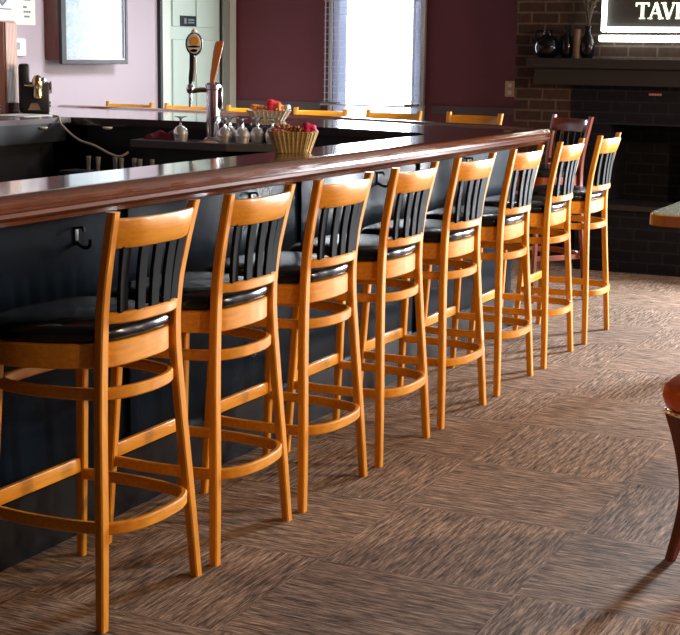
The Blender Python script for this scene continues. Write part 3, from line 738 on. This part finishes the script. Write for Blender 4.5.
sh_ = finish(bm, 'shield_emblem', M['ink'], nt2)
bm = nb()
P = [(-.03, .085), (0, .06), (.03, .085), (.036, .13), (-.036, .13)]
a = [bm.verts.new((x, -.0095, z+.055)) for x, z in P]; b = [bm.verts.new((x, -.007, z+.055)) for x, z in P]
bm.faces.new(a); bm.faces.new(b[::-1])
for i in range(5): bm.faces.new((a[i], a[(i+1) % 5], b[(i+1) % 5], b[i]))
finish(bm, 'shield_inner', M['screen'], sh_)
bx('underline', M['ink'], nt2, -.10, .095, -.006, -.004, .072, .080)
th = thing('thermostat', 'white wall thermostat with a grey display', 'thermostat', (8.02, YL, 1.45))
bx('housing', M['whiteplastic'], th, -.075, .075, -.03, 0, 0, .125, bev=.014, smooth=True)
bx('display', M['screen'], th, -.06, .0, -.032, -.030, .045, .095)

# ------------------------------------------------------------------ right side: table and chair
tb = thing('dining_table', 'brown-edged table with reflective top at the right photo edge', 'table', (0, 0, 0))
P = []
X0, X1, Y0, Y1, r_ = 6.92, 8.0, .60, 1.70, .10
for cx, cy, a0 in ((X1-r_, Y1-r_, 0), (X0+r_, Y1-r_, 90), (X0+r_, Y0+r_, 180), (X1-r_, Y0+r_, 270)):
    for k in range(7): a = math.radians(a0+15*k); P.append((cx+r_*math.cos(a), cy+r_*math.sin(a)))
bm = nb(); prism(bm, P, .742, .75); finish(bm, 'table_surface', M['tabletop'], tb)
bm = nb(); prism(bm, [(x+(x-7.45)*.012, y+(y-1.16)*.012) for x, y in P], .69, .742); finish(bm, 'tabletop_edge', M['tableedge'], tb)
bm = nb(); lathe(bm, [(.28, 0), (.28, .015), (.10, .04), (.045, .06), (.04, .40), (.045, .66), (.12, .69)], 28, cx=7.45, cy=1.16); finish(bm, 'pedestal', M['glide'], tb, smooth=True)

ch = thing('dining_chair', 'dark red wooden chair with glossy orange vinyl seat, cut by right edge', 'chair', (4.26, .61, 0), math.radians(-28))
for sx, sy in ((-1, 1), (-1, -1), (1, 1), (1, -1)):
    P = catmull([(.225, .205, 0), (.195, .185, .14), (.188, .18, .24), (.20, .19, .36), (.222, .205, .46)], 4)
    bm = nb(); loft(bm, [(sx*x, sy*y, z, .013+.019*z/.45, .015+.019*z/.45) for x, y, z in P], .005); finish(bm, 'leg', M['redwood'], ch, smooth=True)
so = outline([(0, -.25), (.19, -.25), (.262, -.21), (.27, 0), (.262, .20), (.2, .255), (0, .26)])
bm = nb(); skin(bm, [[(x*k, y*k, z) for x, y in so] for k, z in ((.95, .462), (1.0, .475), (1.04, .51), (1.02, .545), (.93, .567), (.6, .578), (.2, .58))]); finish(bm, 'seat', M['orangevinyl'], ch, smooth=True)
bm = nb(); sweep(bm, [(x*1.0, y*1.0, .462) for x, y in so], circ(.007, 8), closed=True); finish(bm, 'welt_trim', M['chrome'], ch, smooth=True)
bm = nb(); skin(bm, [[(x*k, y*k, z) for x, y in so] for k, z in ((.88, .41), (.93, .415), (.93, .458))]); finish(bm, 'seat_frame', M['redwood'], ch, smooth=True)
bm = nb()
for s in (-1, 1): sweep(bm, [(s*.2, -.2, .45), (s*.2, -.25, .7), (s*.2, -.29, .9)], rprof(.03, .03), up=Vector((1, 0, 0)))
finish(bm, 'back_posts', M['redwood'], ch, smooth=True)
bm = nb(); box(bm, -.2, .2, -.30, -.26, .72, .92, bev=.012); finish(bm, 'backrest', M['orangevinyl'], ch, smooth=True)

t2 = thing('side_table', 'plain table beside the orange chair, only its shadow on the carpet shows', 'table', (5.2, -.46, 0))
bx('tabletop', M['tableedge'], t2, -.46, .45, -.70, .54, .71, .75, bev=.02)
bm = nb(); lathe(bm, [(.25, 0), (.25, .015), (.08, .04), (.04, .06), (.04, .66), (.12, .71)], 24); finish(bm, 'pedestal', M['glide'], t2, smooth=True)
# ------------------------------------------------------------------ light
def area(name, loc, rot, sx, sy, power, col, spread=PI):
    l = bpy.data.lights.new(name, 'AREA'); l.shape = 'RECTANGLE'; l.size = sx; l.size_y = sy; l.energy = power; l.color = col; l.spread = spread
    o = bpy.data.objects.new(name, l); COL.objects.link(o); o.location = loc; o.rotation_euler = rot; return o
cool = (.80, .90, 1.0); warm = (1.0, .72, .42)
for i, ((xa, xb, za, zb), p) in enumerate(zip(RW, (90,))):
    area('window_daylight', ((xa+xb)/2, YR+.05, (za+zb)/2), (PI/2, 0, 0), xb-xa-.1, zb-za-.1, p, cool)
area('window_daylight', (XE-.06, -.1, 1.45), (PI/2, 0, PI/2), (.6), 1.5, 800, (.90, .95, 1.0))
area('window_daylight', (XE-.12, 5.02, 1.6), (PI/2, 0, PI/2), .6, 1.1, 25, (.95, .97, 1))
for x, y, p in ((6.5, -2.2, 470), (3.3, -2.8, 150)):
    l = bpy.data.lights.new('pendant_lamp_light', 'POINT'); l.energy = p; l.color = warm; l.shadow_soft_size = .07
    o = bpy.data.objects.new('pendant_lamp_light', l); COL.objects.link(o); o.location = (x, y, 2.2)
l = bpy.data.lights.new('bar_ceiling_lamp', 'AREA'); l.energy = 45; l.size = .8; l.color = (.97, .95, 1); l.spread = math.radians(110)  # added unseen fill that brightens the left wall
o = bpy.data.objects.new('bar_ceiling_lamp', l); COL.objects.link(o); o.location = (8.6, 4.2, ZC-.1); o.rotation_euler = (math.radians(40), 0, 0)

w = bpy.data.worlds.new('daylight'); S.world = w; w.use_nodes = True
bg = w.node_tree.nodes['Background']; bg.inputs['Color'].default_value = (.86, .93, 1, 1); bg.inputs['Strength'].default_value = 7

# ------------------------------------------------------------------ camera
H_, F_, HOR, ROLL, YAW, PITCH = 1.49, 1430., 56., .8, 25.91, 10.40
cam = bpy.data.cameras.new('camera'); cam.sensor_fit = 'HORIZONTAL'; cam.sensor_width = 36; cam.lens = F_*36/680; cam.clip_start = .05
co = bpy.data.objects.new('camera', cam); COL.objects.link(co); S.camera = co
r, p, yw = math.radians(ROLL), math.radians(-PITCH), math.radians(YAW)
def cam2w(v):
    x, y, z = v
    x, y = math.cos(r)*x-math.sin(r)*y, math.sin(r)*x+math.cos(r)*y
    y, z = math.cos(p)*y-math.sin(p)*z, math.sin(p)*y+math.cos(p)*z
    f, l_ = -z, -x
    return Vector((f*math.cos(yw)-l_*math.sin(yw), f*math.sin(yw)+l_*math.cos(yw), y))
cx_, cy_, cz_ = cam2w((1, 0, 0)), cam2w((0, 1, 0)), cam2w((0, 0, 1))
m3 = Matrix((cx_, cy_, cz_)).transposed()
co.matrix_world = Matrix.Translation((0, 0, H_)) @ m3.to_4x4()
S.view_settings.view_transform = 'Standard'; S.view_settings.look = 'None'; S.view_settings.gamma = 1; S.view_settings.exposure = .28
S.view_settings.use_curve_mapping = False
